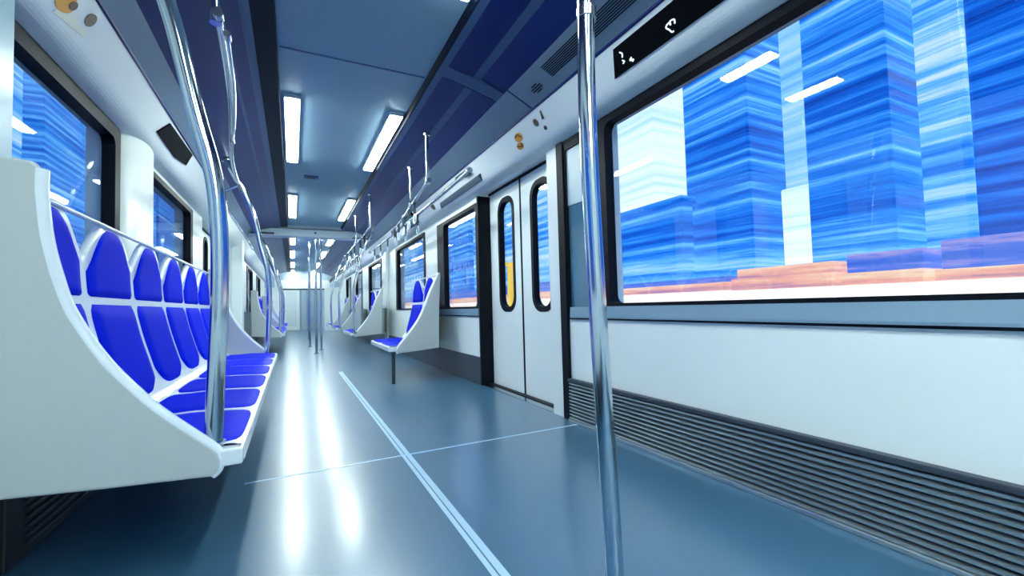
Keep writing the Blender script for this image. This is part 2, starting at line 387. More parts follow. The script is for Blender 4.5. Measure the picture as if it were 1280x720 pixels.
# fascia coordinates: y along the car, t 0..1 from joint to ridge
def fasc(side, y, t, out=0.0):
    A = Vector((1.43, 0, 1.296)) if side > 0 else Vector((-.71, 0, 1.296)); B = Vector((1.56, 0, 1.125)) if side > 0 else Vector((-.83, 0, 1.125))
    d = (B-A); n = Vector((-side*abs(d.z), 0, -abs(d.x))).normalized()
    p = A + d*t + n*out; return Vector((p.x, y, p.z))
def fplate(side, pts, th=.004, lift=0.0):
    """plate lying on the fascia, outline in (y,t)"""
    mb = MB(); n = len(pts)
    vs = [fasc(side, y, t, lift-.002) for y, t in pts] + [fasc(side, y, t, lift+th) for y, t in pts]
    mb.add(vs, [list(range(n)), list(range(2*n-1, n-1, -1))] + [[i, i+n, (i+1) % n+n, (i+1) % n] for i in range(n)])
    return mb
def ellipse(y, t, ry, rt, n=18, rot=0): return [(y+ry*math.cos(2*PI*k/n+rot), t+rt*math.sin(2*PI*k/n+rot)) for k in range(n)]
def fstroke(side, pts, w=.004, lift=.005):
    mb = MB(); mb.tube([fasc(side, y, t, lift) for y, t in pts], w, n=6); return mb
# near right black display with its pale marks
t = thing('information_display', 'long black display strip on the white header above the large right window', 'display', (1.5, 1.1, 1.2))
fplate(1, [(.35, .13), (1.66, .13), (1.74, .70), (.35, .70)], .007).build('screen', M['screen'], t)
g = [[(1.632, .27), (1.622, .33), (1.632, .40)], [(1.640, .45), (1.632, .50), (1.645, .52)], [(1.585, .52), (1.60, .56), (1.58, .58), (1.59, .61)]]
for q in g: fstroke(1, q, .0035, .009).build('mark', M['glyph'], t)
for q in [[(1.345, .54), (1.355, .46), (1.335, .42), (1.33, .47), (1.325, .41), (1.305, .43), (1.31, .50)], [(1.345, .54), (1.34, .60), (1.33, .61)]]: fstroke(1, q, .0035, .009).build('mark', M['glyph'], t)
for q in [[(1.03, .52), (1.0, .46), (.99, .53), (.96, .51), (.955, .44)], [(1.03, .52), (.97, .59), (.94, .56)]]: fstroke(1, q, .0035, .009).build('mark', M['glyph'], t)
# orange sticker and small marks by the door
t = thing('warning_sticker', 'orange round warning sticker on the right header above the double door', 'sticker', fasc(1, 2.77, .5))
fplate(1, ellipse(2.76, .40, .052, .15), .003).build('disc', M['orange'], t)
fplate(1, ellipse(2.80, .66, .045, .12), .003).build('disc', M['orange'], t)
fstroke(1, [(2.79, .34), (2.76, .30), (2.74, .36), (2.73, .42)], .005, .004).build('mark', M['brown'], t)
fstroke(1, [(2.83, .62), (2.78, .70), (2.77, .60)], .005, .004).build('mark', M['brown'], t)
tag(fplate(1, ellipse(2.50, .36, .022, .12), .003).build('small_sticker', M['brown']), 'small dark oval sticker high on the header beside the orange sticker', 'sticker')
tag(fplate(1, [(2.40, .42), (2.425, .40), (2.40, .16), (2.39, .16)], .003).build('small_sticker', M['brown']), 'thin dark stroke-shaped mark nearest the leaning pole on the right header', 'sticker')
tag(fplate(1, ellipse(2.44, .66, .016, .07), .003).build('small_sticker', M['brown']), 'tiny dark dot sticker, lowest of the marks by the orange sticker', 'sticker')
# speaker slots beyond the door
t = thing('air_outlet', 'long dark slotted outlet low on the right header past the door', 'vent', fasc(1, 4.1, .7))
fplate(1, [(3.55, .60), (4.75, .60), (4.80, .88), (3.60, .88)], .006).build('frame', M['dark'], t)
for k in range(4): fplate(1, [(3.6, .63+.06*k), (4.74, .63+.06*k), (4.74, .655+.06*k), (3.6, .655+.06*k)], .010).build('slat', M['slat'], t)
t = thing('header_fixture', 'small dark hook bracket high on the right header just past the door', 'bracket', fasc(1, 4.0, .2))
fplate(1, [(3.75, .12), (4.0, .10), (4.02, .24), (3.78, .26)], .02).build('plate', M['dark'], t)
fplate(1, [(3.68, .30), (3.82, .28), (3.82, .38), (3.70, .40)], .02).build('plate', M['dark'], t)
tag(fplate(1, ellipse(5.0, .52, .055, .20), .004).build('round_speaker', M['brown']), 'dark oval plate on the right header before the black screen', 'speaker')
def screen(side, y0, y1, label):
    t = thing('hanging_screen', label, 'display', fasc(side, (y0+y1)/2, .5))
    fplate(side, [(y0, .02), (y1, .02), (y1, .80), (y0, .80)], .03).build('housing', M['screen'], t)
    fplate(side, [(y0+.03, .10), (y1-.03, .10), (y1-.03, .72), (y0+.03, .72)], .032).build('screen_face', M['film'], t)
screen(1, 5.75, 6.3, 'small black screen on the right header before the ceiling beam')
# left header marks
t = thing('warning_sticker', 'orange and yellow sticker on cream notice, left header at the top corner', 'sticker', fasc(-1, 2.3, .5))
fplate(-1, [(2.20, .50), (2.42, .56), (2.42, .62), (2.20, .80)], .002).build('notice', M['cream'], t)
fplate(-1, ellipse(2.20, .50, .055, .20), .004).build('disc', M['orange'], t)
fplate(-1, ellipse(2.235, .44, .020, .09), .006).build('mark', M['brown'], t)
tag(fplate(-1, ellipse(2.36, .32, .030, .14), .003).build('small_sticker', M['brown']), 'small brown oval sticker on the left header beside the orange one', 'sticker')
t = thing('information_display', 'black angular display on the left header above the rounded post', 'display', fasc(-1, 3.75, .4))
fplate(-1, [(3.55, .12), (4.22, .06), (4.28, .50), (4.0, .66), (3.50, .62)], .008).build('screen', M['screen'], t)

# grilles and seam in the grey bin panel, right
def binp(y, s, out=0):
    A = Vector((1.245, 0, 1.39)); B = Vector((1.43, 0, 1.30)); d = B-A; n = Vector((-.437, 0, -.90))
    p = A+d*s+n*out; return Vector((p.x, y, p.z))
def binplate(pts, th):
    n = len(pts); vs = [binp(y, s, -.002) for y, s in pts] + [binp(y, s, th) for y, s in pts]
    return MB().add(vs, [list(range(n)), list(range(2*n-1, n-1, -1))] + [[i, i+n, (i+1) % n+n, (i+1) % n] for i in range(n)])
for (y0, y1, s0, s1, nb, lab) in ((.9, 2.10, .22, .66, 8, 'long louvred air vent in the grey panel beside the leaning pole top'), (2.20, 2.33, .45, .75, 4, 'small round-ish louvred vent beside the cross seam')):
    t = thing('ceiling_vent', lab, 'vent', binp((y0+y1)/2, .4))
    for k in range(nb):
        a = s0+(s1-s0)*k/nb; e = .0 if nb == 8 else .025*abs(k-1.5)
        binplate([(y0+e, a), (y1-e, a), (y1-e, a+(s1-s0)/nb*.5), (y0+e, a+(s1-s0)/nb*.5)], .002).build('slot', M['black'], t)
struct(binplate([(2.45, 0), (2.462, 0), (2.462, 1), (2.45, 1)], .0015), 'trim_10', M['navy'], 'dark seam across the grey panel of the right cove', 'ceiling joint')
tcount[0] += 1
struct(MB().prism([(.865, 1.483), (.865, 1.4800), (1.028, 1.453), (1.08, 1.446), (1.245, 1.388), (1.245, 1.392)], 2.50, 2.62, 'y'), 'trim_%d' % tcount[0], M['strip'], 'pale cross band over the navy panels of the right cove', 'ceiling joint')
tcount[0] += 1
struct(MB().prism([(-.225, 1.483), (-.225, 1.480), (-.61, 1.3865), (-.71, 1.2965), (-.71, 1.30), (-.61, 1.3905)], 1.70, 1.78, 'y'), 'trim_%d' % tcount[0], M['strip'], 'pale cross band over the navy panels of the left cove', 'ceiling joint')
tcount[0] += 1
struct(MB().prism([(-.318, 1.467), (-.318, 1.463), (-.61, 1.3875), (-.61, 1.3905)], 2.05, 2.062, 'y'), 'trim_%d' % tcount[0], M['beam'], 'thin pale seam crossing the left navy panel by the hanger', 'ceiling joint')
t = thing('smoke_detector', 'small grey rectangular detector between the two lamp rows', 'detector', (.19, 5.38, ZT))
MB().box(.12, .27, 5.33, 5.43, ZT-.015, ZT, .004).build('housing', M['strip'], t)
MB().box(.15, .24, 5.35, 5.41, ZT-.022, ZT-.015, .003).build('grille', M['dark'], t)

# ------------------------------------------------------------------ lamps
def lamp(x, y0, y1, label):
    t = thing('ceiling_lamp', label, 'lamp', (x, (y0+y1)/2, ZT), group='tube lamps in the ceiling')
    MB().box(x-.054, x+.054, y0-.008, y1+.008, ZT-.030, ZT+.0, .004).build('frame', M['beam'], t)
    MB().box(x-.047, x+.047, y0, y1, ZT-.042, ZT-.010, .010).build('diffuser', M['lamp'], t)
    return t
for s_, x in (('left', .005), ('right', .73)): lamp(x, 1.58, 1.93, 'short white lamp just above the view, %s ceiling row' % s_)
names = {-2: 'rearmost added unseen lamp, behind the camera', -1: 'added unseen lamp overhead of the camera', 0: 'first lamp in view', 1: 'second lamp in view', 2: 'first lamp past the ceiling beam', 3: 'second lamp past the ceiling beam', 4: 'third lamp past the ceiling beam', 5: 'farthest lamp near the end wall'}
for k in range(-2, 6):
    y0 = 3.36+2.88*k
    ln = 1.44
    if k == 2: y0 += .2
    if k == -1: y0, ln = -.84, 1.34  # out-of-view pair, added to light the near end of the car
    if k == -2: y0, ln = -2.6, 1.3  # also an added pair out of view, more light from behind
    if y0+ln > YF: continue
    for s_, x in (('left', .005), ('right', .73)):
        lamp(x, y0, y0+ln, '%s, %s ceiling row, bright white tube' % (names[k], s_))

# ------------------------------------------------------------------ bulkhead beam and far end
t = thing('trim_60', 'pale blue grey cross beam spanning the car under the ceiling', 'beam', (CX, 8.65, 1.32), kind='structure')
MB().box(XL-.01, XR+.01, 8.55, 8.80, 1.33, ZT+.01, .012).build('beam', M['beam'], t)
MB().box(XL, XR, 8.535, 8.56, 1.465, 1.475).build('joint', M['dark'], t)
MB().box(XL+.10, -.28, 8.53, 8.56, 1.352, 1.385, .004).build('slot', M['dark'], t)
MB().box(1.0, XR-.15, 8.53, 8.56, 1.335, 1.352, .004).build('slot', M['dark'], t)
MB().box(.355, .385, 8.525, 8.56, 1.39, 1.42, .004).build('latch', M['dark'], t)
for s_, x0, x1 in (('left', XL, XL+.17), ('right', XR-.05, XR)):
    tcount[0] += 1
    struct(MB().box(x0, x1, 8.55, 8.80, -H, 1.33, .015), 'trim_%d' % (tcount[0]+60), M['white'], 'white pillar under the %s end of the ceiling beam' % s_, 'pillar')
# far bulkhead and end door
t = thing('wall_front', 'pale far end wall of the car around the gangway opening', 'wall', (CX, 18.4, -H), kind='structure')
MB().box(XL-.01, XR+.01, 18.3, 18.5, .90, ZT+.01, .01).build('lintel', M['beam'], t)
MB().box(XL, -.42, 18.3, 18.5, -H, .92, .01).build('side_panel', M['white'], t)
MB().box(1.1, XR, 18.3, 18.5, -H, .92, .01).build('side_panel', M['white'], t)
MB().box(-.6, 1.3, 18.26, 18.4, .86, 1.18, .01).build('lintel_trim', M['fascia'], t)
MB().box(-.42, 1.10, 18.25, 18.5, .82, .862, .01).build('lintel_seal', M['dark'], t)
MB().box(XL-.1, XR+.1, YF, YF+.08, -H, ZT+.01).build('end_panel', M['beam'], t)
t = thing('door_3', 'pale end door with a tall window at the very far end of the aisle', 'door', (-.05, YF, -H), kind='structure')
o = rounded_rect(-.30, .30, -H+.02, 1.0, .02); i = rounded_rect(-.2, .2, -.6, .80, .04)
def ring_y(outer, inner, y0, y1):
    mb = ring(outer, inner, y0, y1)
    for v in mb.v: v.x, v.y = v.y, v.x
    return mb
ring_y([(p[0]-.05, p[1]) for p in o], [(p[0]-.05, p[1]) for p in i], YF-.04, YF).build('door_leaf', M['white'], t)
ring_y([(p[0]-.05, p[1]) for p in rounded_rect(-.37, .37, -H, 1.06, .02)], [(p[0]-.05, p[1]) for p in rounded_rect(-.31, .31, -H+.01, 1.0, .02)], YF-.07, YF).build('door_frame', M['sill'], t)
MB().box(-.26, .16, YF-.02, YF-.01, -.61, .81).build('pane', M['shell'], t)
for x in (.52, .78):
    tcount[0] += 1
    struct(MB().box(x, x+.09, YF-.2, YF, -H, 1.2, .01), 'trim_%d' % (tcount[0]+60), M['sill'], 'slate post %s at the far end wall, right of the end door' % ('nearer the door' if x < .6 else 'nearer the right wall'), 'pillar')

# ------------------------------------------------------------------ benches
NS, SW = 6, .52
def seat_prof(s):
    """s in 0..1 from front lip to top of back; returns (d, z): distance from the centre line and height"""
    P = [(.505, -.392), (.53, -.382), (.70, -.372), (.82, -.375), (.885, -.365), (.93, -.31), (.965, -.20), (1.0, -.07), (1.025, .06), (1.035, .20), (1.03, .36)]
    x = s*(len(P)-1); i = min(int(x), len(P)-2); t = x-i
    p0 = Vector(P[max(i-1, 0)]); p1 = Vector(P[i]); p2 = Vector(P[i+1]); p3 = Vector(P[min(i+2, len(P)-1)])
    return 0.5*((2*p1)+(p2-p0)*t+(2*p0-5*p1+4*p2-p3)*t*t+(-p0+3*p1-3*p2+p3)*t*t*t)
S_J, S_M = .45, .80       # parameter at seat/back junction and at the middle bar
def nrm(s):
    a = seat_prof(max(0, s-.01)); b = seat_prof(min(1, s+.01)); d = (b-a).normalized(); return Vector((-d.y, d.x))
def bench(y0, label, group, NS=6, SW=SW):
    L = NS*SW
    base = (CX-.8, y0+L/2, -H)
    t = thing('bench_seat', label, 'bench', base, group)
    def X(d): return CX-d
    # white moulded shell, scalloped top
    ny = NS*16; nsg = 44; mb = MB(); vs = []
    def top(y):
        u = ((y-y0) % SW)/SW*2-1; return 1.0 - .095*max(0, (abs(u)-.22)/.78)**1.3
    for j in range(ny+1):
        y = y0+L*j/ny; tp = top(y if j < ny else y-1e-6)
        for i in range(nsg+1):
            s = i/nsg; ss = s if s < S_M else S_M+(s-S_M)/(1-S_M)*(tp-S_M)
            p = seat_prof(ss); vs.append((X(p.x), y, p.y))
    n = len(vs); back = []
    for j in range(ny+1):
        y = y0+L*j/ny; tp = top(y if j < ny else y-1e-6)
        for i in range(nsg+1):
            s = i/nsg; ss = s if s < S_M else S_M+(s-S_M)/(1-S_M)*(tp-S_M)
            p = seat_prof(ss)-nrm(ss)*.022; back.append((X(p.x), y, p.y))
    W = nsg+1; fs = []
    for j in range(ny):
        for i in range(nsg):
            a = j*W+i; fs.append([a, a+1, a+W+1, a+W]); fs.append([n+a, n+a+W, n+a+W+1, n+a+1])
        for i in (0, nsg):
            a = j*W+i; fs.append([a, a+W, n+a+W, n+a])
    mb.add(vs+back, fs, True)
    mb.box(X(.500), X(.53), y0, y0+L, -.440, -.388, .010)
    for ya in (y0-.03, y0+L-.02): mb.box(X(.503), X(.66), ya, ya+.05, -.438, -.390, .006)
    mb.build('seat_shell', M['shell'], t)
    pk = seat_prof(1.0)
    MB().tube([(X(pk.x), y0-.01, pk.y-.004), (X(pk.x), y0+L+.01, pk.y-.004)], .008, n=10).build('top_rail', M['shell'], t)
    # dark hollow structure behind and under
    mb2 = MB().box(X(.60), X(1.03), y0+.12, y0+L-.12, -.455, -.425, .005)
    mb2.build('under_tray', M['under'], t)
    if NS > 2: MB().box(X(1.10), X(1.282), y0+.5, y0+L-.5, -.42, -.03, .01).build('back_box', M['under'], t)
    # blue pads
    def pad(name, k, s0f, s1f, w, th):
        yc = y0+SW*(k+.5); n = 14; vs = []
        for a in range(n+1):
            for b in range(n+1):
                u = a/n*2-1; v = b/n
                s0, s1 = s0f(u), s1f(u); s = s0+(s1-s0)*v
                e = min(1-abs(u), v*1.6, (1-v)*1.6)
                hgt = th*(1-(1-min(1, e/.22))**2)
                ww = w*(1 - .10*(max(0, abs(v-.5)*2-.75)/.25)**2)
                p = seat_prof(s)+nrm(s)*(hgt+.001); vs.append((X(p.x), yc+u*ww, p.y))
        fs = [[a*(n+1)+b, a*(n+1)+b+1, (a+1)*(n+1)+b+1, (a+1)*(n+1)+b] for a in range(n) for b in range(n)]
        # skirt down into shell
        m = len(vs); rim = [a*(n+1) for a in range(n+1)] + [n*(n+1)+b for b in range(1, n+1)] + [a*(n+1)+n for a in range(n-1, -1, -1)] + [b for b in range(n-1, 0, -1)]
        cen = Vector((X(.95), yc, -.05))
        mb = MB(); mb.add(vs, fs, True)
        low = []
        for r_ in rim:
            a, b = divmod(r_, n+1); u = a/n*2-1; v = b/n; s = s0f(u)+(s1f(u)-s0f(u))*v; p = seat_prof(s)-nrm(s)*.008
            low.append((X(p.x), vs[r_][1], p.y))
        k2 = len(rim)
        mb.add([vs[r_] for r_ in rim]+low, [[i, (i+1) % k2, k2+(i+1) % k2, k2+i] for i in range(k2)]+[list(range(k2, 2*k2))], False)
        return mb.build(name, M['blue'], t)
    for k in range(NS):
        pad('seat_cushion', k, lambda u: .075+.02*abs(u)**5, lambda u: .385-.02*abs(u)**5, SW/2-.022, .006)
        pad('lower_back_cushion', k, lambda u: S_J+.02+.07*abs(u)**4, lambda u: S_M-.010, SW/2-.024, .012)
        pad('upper_back_cushion', k, lambda u: S_M+.011, lambda u: .984-.100*max(0, (abs(u)-.22)/.78)**1.5, SW/2-.024, .012)
    # end panels: white moulded shields
    edge = [(.94, .38), (.94, .32), (.93, .21), (.91, .11), (.88, .01), (.812, -.12), (.727, -.232), (.672, -.290), (.618, -.340), (.578, -.377), (.562, -.396), (.556, -.42), (.560, -.445), (.575, -.460)]
    if NS <= 2: edge = [(1.03, .36), (.985, .26), (.94, .17), (.90, .07), (.855, -.04), (.80, -.14), (.74, -.22), (.685, -.29), (.635, -.345), (.595, -.39), (.580, -.42), (.58, -.445), (.59, -.460)]
    back_e = [(.80, -.447), (1.03, -.430), (1.04, .02), (1.045, .40), (.985, .402), (.952, .396)]
    if NS <= 2: back_e = back_e[:3]+[(1.06, .36), (1.055, .38), (1.04, .38)]
    out = edge+back_e
    for ya, yb in ((y0-.035, y0), (y0+L, y0+L+.035))[0 if NS > 2 else 1:]:
        mb = MB().prism([(X(d), z) for d, z in out], ya, yb, 'y', bev=.008)
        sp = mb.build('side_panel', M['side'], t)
        nr = 6*(len(edge)-1)+1; rim = MB().tube([(X(d+.004), (ya+yb)/2, z) for d, z in edge], [.018*(1-.35*(k/(nr-1))**3) for k in range(nr)], n=10); rim.build('edge_trim', M['shell'], sp)
    # panel returns that close the shields to the wall
    for ya, sg, rl in ((y0, 1, .5 if NS > 2 else .0), (y0+L, -1, .5 if NS > 2 else .84)):
        if rl == 0: q = [(X(1.03), ya), (X(1.283), ya), (X(1.283), ya+.02), (X(1.02), ya+.02)]
        else: q = [(X(1.03), ya-.035*sg), (X(1.283), ya+(rl-.04)*sg), (X(1.283), ya+rl*sg), (X(1.02), ya+.02*sg)]
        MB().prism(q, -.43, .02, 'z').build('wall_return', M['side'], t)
    return t
yb1 = 1.535
proto = bench(yb1, 'near left bench of six blue seats in a white shell behind the large side panel', 'blue bench seats along the walls')
def place(side, y0, label, src=None, n=6):
    return dup(src or proto, (CX-.8 if side < 0 else CX+.8, y0+(n*SW/2 if n > 1 else .55), -H), 0 if side < 0 else PI, label)
short = bench(0, '', 'blue bench seats along the walls', 2, .55)
short.location = (CX+.8, 4.575+.55, 0); short.rotation_euler = (0, 0, PI)
short['label'] = 'short right side bench just past the double door, on a dark support post'
place(1, 7.95, 'second short bench on the right, just before the ceiling beam', short, 1)
place(1, 10.6, 'third short bench on the right, past the ceiling beam', short, 1)
place(1, 12.9, 'farthest short bench on the right side', short, 1)
tag(MB().tube([(.925, 4.60, -H), (.925, 4.60, -.45)], .018, n=14).build('support_post', M['dark']), 'dark slim support post under the front corner of the nearest right bench', 'post')
place(-1, 9.1, 'second left bench, mostly hidden past the ceiling beam')
place(-1, 13.1, 'farthest left bench, near the end wall')

# vent and leg under the near bench
t = thing('floor_vent', 'dark slatted heater vent under the near left bench', 'vent', (-.80, 2.4, -H))
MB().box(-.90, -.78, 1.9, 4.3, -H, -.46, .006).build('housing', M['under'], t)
for k in range(9):
    MB().box(-.782, -.768, 2.0, 4.2, -H+.04+k*.028, -H+.050+k*.028, .002).build('slat', M['dark'], t)
tag(MB().tube([(-.83, 1.98, -H), (-.83, 1.98, -.45)], .022, n=14).build('support_post', M['brushed']), 'short steel support post under the near left bench at the left edge', 'post')

# ------------------------------------------------------------------ poles and rails
def bent_pole(label):
    pts = [(-.212, -.40), (-.205, -.2), (-.196, .05), (-.197, .25), (-.212, .42), (-.255, .60), (-.315, .88), (-.375, 1.06), (-.45, 1.22), (-.535, 1.40)]
    t = thing('bent_pole', label, 'pole', (-.212, 1.56, -.40), 'bent steel grab poles at the bench ends')
    MB().tube([(x, 1.56, z) for x, z in pts], .024, n=20).build('tube', M['chrome'], t)
    MB().tube([(-.212, 1.56, -.405), (-.212, 1.56, -.375)], .033, n=20).build('foot_collar', M['brushed'], t)
    MB().tube([(-.528, 1.56, 1.385), (-.540, 1.56, 1.410)], .04, n=20).build('ceiling_flange', M['brushed'], t)
    return t
bp = bent_pole('thick bent steel pole rising from the near left bench corner')
def bp_at(side, y, label): return dup(bp, (CX-.582 if side < 0 else CX+.582, y, -.40), 0 if side < 0 else PI, label)
bp_at(-1, 4.62, 'bent steel pole at the far corner of the near left bench')
bp_at(1, 7.92, 'bent steel pole at the near corner of the second right bench')
bp_at(-1, 9.12, 'bent steel pole at the near corner of the second left bench')
bp_at(1, 10.55, 'bent steel pole at the near corner of the third right bench')
bp_at(-1, 12.18, 'bent steel pole at the far corner of the second left bench')
bp_at(1, 12.88, 'bent steel pole at the near corner of the farthest right bench')

# big leaning pole right of centre
t = thing('floor_pole', 'tall polished steel floor pole in the right foreground, crossing the whole view', 'pole', (.655, .80, -H))
def pp(x, y, zr):  # slight bow
    return (x, y, zr)
MB().tube([(.648, .80, -H), (.640, .80, -.50), (.628, .80, -.20), (.618, .80, .10), (.612, .80, .40), (.618, .80, .70), (.640, .80, .95), (.66, .80, 1.15), (.67, .80, ZT)], .0205, n=24).build('tube', M['chrome'], t)
MB().tube([(.618, .80, .665), (.6195, .80, .690)], .0235, n=24).build('joint_collar', M['brushed'], t)
MB().tube([(.648, .80, -H), (.648, .80, -H+.015)], .045, n=24).build('floor_flange', M['brushed'], t)
MB().tube([(.67, .80, ZT-.015), (.67, .80, ZT)], .045, n=24).build('ceiling_flange', M['brushed'], t)

def centre_pole(x, y, top, label):
    t = thing('centre_pole', label, 'pole', (x, y, -H), 'slim steel poles standing in the aisle')
    MB().tube([(x, y, -H), (x, y, top)], .019, n=16).build('tube', M['brushed'], t)
    MB().tube([(x, y, -H), (x, y, -H+.015)], .04, n=16).build('floor_flange', M['brushed'], t)
    MB().tube([(x, y, top-.02), (x, y, top)], .035, n=16).build('top_flange', M['brushed'], t)
centre_pole(.38, 8.66, 1.335, 'slim aisle pole standing directly under the ceiling beam')
centre_pole(.50, 9.4, ZT, 'slim aisle pole second past the ceiling beam, right of the others')
centre_pole(.33, 10.4, ZT, 'slim aisle pole just beyond the ceiling beam')
centre_pole(.40, 13.2, ZT, 'slim aisle pole nearest the far end wall')

def hanger(x, y, ztop, zbot, label):
    t = thing('rail_hanger', label, 'hanger', (x, y, zbot), 'short steel hangers carrying the grab rails')
    MB().tube([(x, y, zbot), (x, y, ztop)], .013, n=14).build('rod', M['chrome'], t)
    MB().tube([(x, y, zbot-.02), (x, y, zbot+.025)], .022, n=14).build('clamp', M['brushed'], t)
    MB().tube([(x, y, ztop-.012), (x, y, ztop)], .028, n=14).build('ceiling_flange', M['brushed'], t)
hanger(-.262, 1.98, 1.425, 1.15, 'steel hanger from the left navy panel at the top of the view')
hanger(.985, 3.42, 1.42, 1.03, 'steel hanger from the right navy panel, tallest in view beside the lamp')
hanger(1.06, 4.3, 1.415, 1.03, 'thin steel hanger just past the tallest right one')
hanger(.86, 5.55, 1.43, 1.02, 'steel hanger beside the second right lamp')
hanger(.86, 6.9, 1.43, 1.0, 'steel hanger just before the ceiling beam, right side')

def rail(pts, r, label, m='chrome'):
    t = thing('grab_rail', label, 'rail', pts[0], 'overhead grab rails')
    MB().tube(pts, r, n=14).build('tube', M[m], t)
    for p in (pts[0], pts[-1]):
        MB().tube([Vector(p)+Vector((0, -.02, 0)), Vector(p)+Vector((0, .02, 0))], r+.006, n=14).build('end_cap', M['brushed'], t)
    return t
rail([(-.25, 1.95, 1.15), (-.275, 2.45, 1.15), (-.31, 2.9, 1.15), (-.40, 3.8, 1.15), (-.435, 4.60, 1.17)], .014, 'overhead steel rail on the left, from the top hanger to the second bent pole')
rail([(-.225, 2.0, 1.10), (-.25, 2.45, 1.085), (-.30, 2.95, 1.09), (-.345, 3.3, 1.12)], .008, 'thinner lower rail just under the left overhead rail')
rail([(-.60, 4.68, 1.08), (-.60, 5.4, 1.08), (-.60, 6.4, 1.08), (-.60, 8.5, 1.08)], .013, 'left wall side steel rail beyond the second bent pole')
rail([(1.30, 3.3, 1.12), (1.305, 4.3, 1.10), (1.31, 5.6, 1.09), (1.31, 7.0, 1.08), (1.31, 8.5, 1.08)], .018, 'long steel rail running under the right header past the door')
rail([(.985, 3.40, 1.03), (1.03, 3.9, 1.03), (1.10, 4.7, 1.02), (1.17, 5.75, 1.01)], .014, 'right overhead steel rail hung from the tallest hanger')
rail([(.86, 5.55, 1.02), (.86, 6.2, 1.0), (.86, 6.9, 1.0), (.88, 8.5, 1.0)], .012, 'right overhead rail beside the second lamp')
for s_, x in (('left', -.42), ('right', 1.16)):
    rail([(x, 8.9, 1.08), (x, 12.8, 1.08), (x, 16.8, 1.08)], .016, 'long %s rail past the ceiling beam, hung with grab handles' % s_)
t = thing('pole_bracket', 'small V-shaped steel bracket joining the second bent pole to the wall rail', 'bracket', (-.45, 4.62, 1.1))
MB().tube([(-.43, 4.62, 1.17), (-.60, 4.66, 1.08)], .011, n=12).build('arm', M['chrome'], t)

# hanging grab handles
def strap(x, y, z, label, group):
    t = thing('hanging_strap', label, 'hand strap', (x, y, z), group)
    MB().box(x-.012, x+.012, y-.003, y+.003, z-.12, z-.0, .002).tube([(x-.013, y, z), (x+.013, y, z)], .02, n=10).build('strap', M['dark'], t)
    pts = [Vector((x, y+.045*math.sin(a), z-.165-.045*math.cos(a))) for a in [2*PI*k/16 for k in range(17)]]
    MB().tube(pts, .008, n=8, smooth_path=False, cap=False).build('ring', M['strapw'], t)
    return t
st = strap(1.06, 4.15, 1.03, 'pale grab handle nearest the door on the right overhead rail', 'grab handles on the near rails')
for i, (x, y) in enumerate([(1.085, 4.5), (1.11, 4.85), (1.135, 5.2), (1.16, 5.55)]):
    dup(st, (x, y, 1.03-.003*i), None, 'pale grab handle, %s along the right overhead rail' % ['second from the hanger', 'third from the hanger', 'fourth from the hanger', 'last before the black screen'][i])
for i, y in enumerate([6.1, 6.5, 7.2, 7.7, 8.2]):
    dup(st, (.87, y, 1.0), None, 'pale grab handle, number %s of five on the rail beside the second lamp' % ['one', 'two', 'three', 'four', 'five'][i])
for s_, x in (('left', -.42), ('right', 1.16)):
    for k in range(20):
        dup(st, (x, 9.1+k*.38, 1.08), None, 'pale grab handle hanging in the crowded %s row past the ceiling beam' % s_, 'grab handles in the far %s row' % s_)
for i, y in enumerate([5.0, 5.6, 6.2, 6.8, 7.4, 8.0]):
    dup(st, (1.31, y, 1.08), None, 'pale grab handle on the wall side rail under the right header, %s' % ['nearest the door', 'second from the door', 'third from the door', 'third from the beam', 'second from the beam', 'nearest the beam'][i])

# ------------------------------------------------------------------ outside
tag(MB().box(-160, 160, -80, 420, -9.2, -9.0).build('street_ground', M['asphalt']), 'dark street ground far below the train windows', 'ground', kind='structure')
def tower(x0, x1, y0, y1, zt, m, label, name='office_tower'):
    t = thing(name, label, 'building', ((x0+x1)/2, (y0+y1)/2, -9), None)
    MB().box(x0, x1, y0, y1, -9, zt, .3).build('facade', M[m], t)
    MB().box(x0-.4, x1+.4, y0-.4, y1+.4, zt, zt+1.2, .2).build('parapet', M[m], t)
    return t
# right side of the line
tower(66, 90, -60, 3, 70, 'fac_deep', 'deep blue tower farthest right, beyond the edge of the large window')
tower(60, 80, 3.6, 17.2, 85, 'fac_deep', 'deep blue striped tower at the right edge of the large window')
tower(64, 84, 18.4, 22.6, 90, 'fac_pale', 'slim pale blue tower in the right part of the large window')
tower(60, 80, 23.6, 32.6, 85, 'fac_mid', 'mid blue tower between the slim pale tower and the white one')
t = tower(65, 82, 34.6, 38.4, 95, 'fac_azure', 'slim azure tower with white lower floors, middle of the large window')
MB().box(64.4, 66, 34.2, 38.8, -9, 16, .3).build('lower_floors', M['fac_white'], t)
tower(60, 82, 40.4, 52, 88, 'fac_mid', 'broad mid blue striped tower left of the slim azure one')
tower(58, 72, 57, 70, 75, 'fac_white', 'bright white lit tower near the left edge of the large window')
tower(54.8, 57.4, 48.5, 66, 15.5, 'fac_mid', 'lower blue block standing in front of the bright white tower')
tower(58, 78, 74, 92, 72, 'fac_mid', 'blue tower seen through the double door windows')
tower(60, 80, 96, 150, 80, 'fac_pale', 'pale blue long block seen through the window past the door')
tower(60, 80, 154, 230, 80, 'fac_mid', 'blue long block seen through the third right window')
tower(60, 80, 235, 330, 90, 'fac_pale', 'distant pale blue block far along the right side')
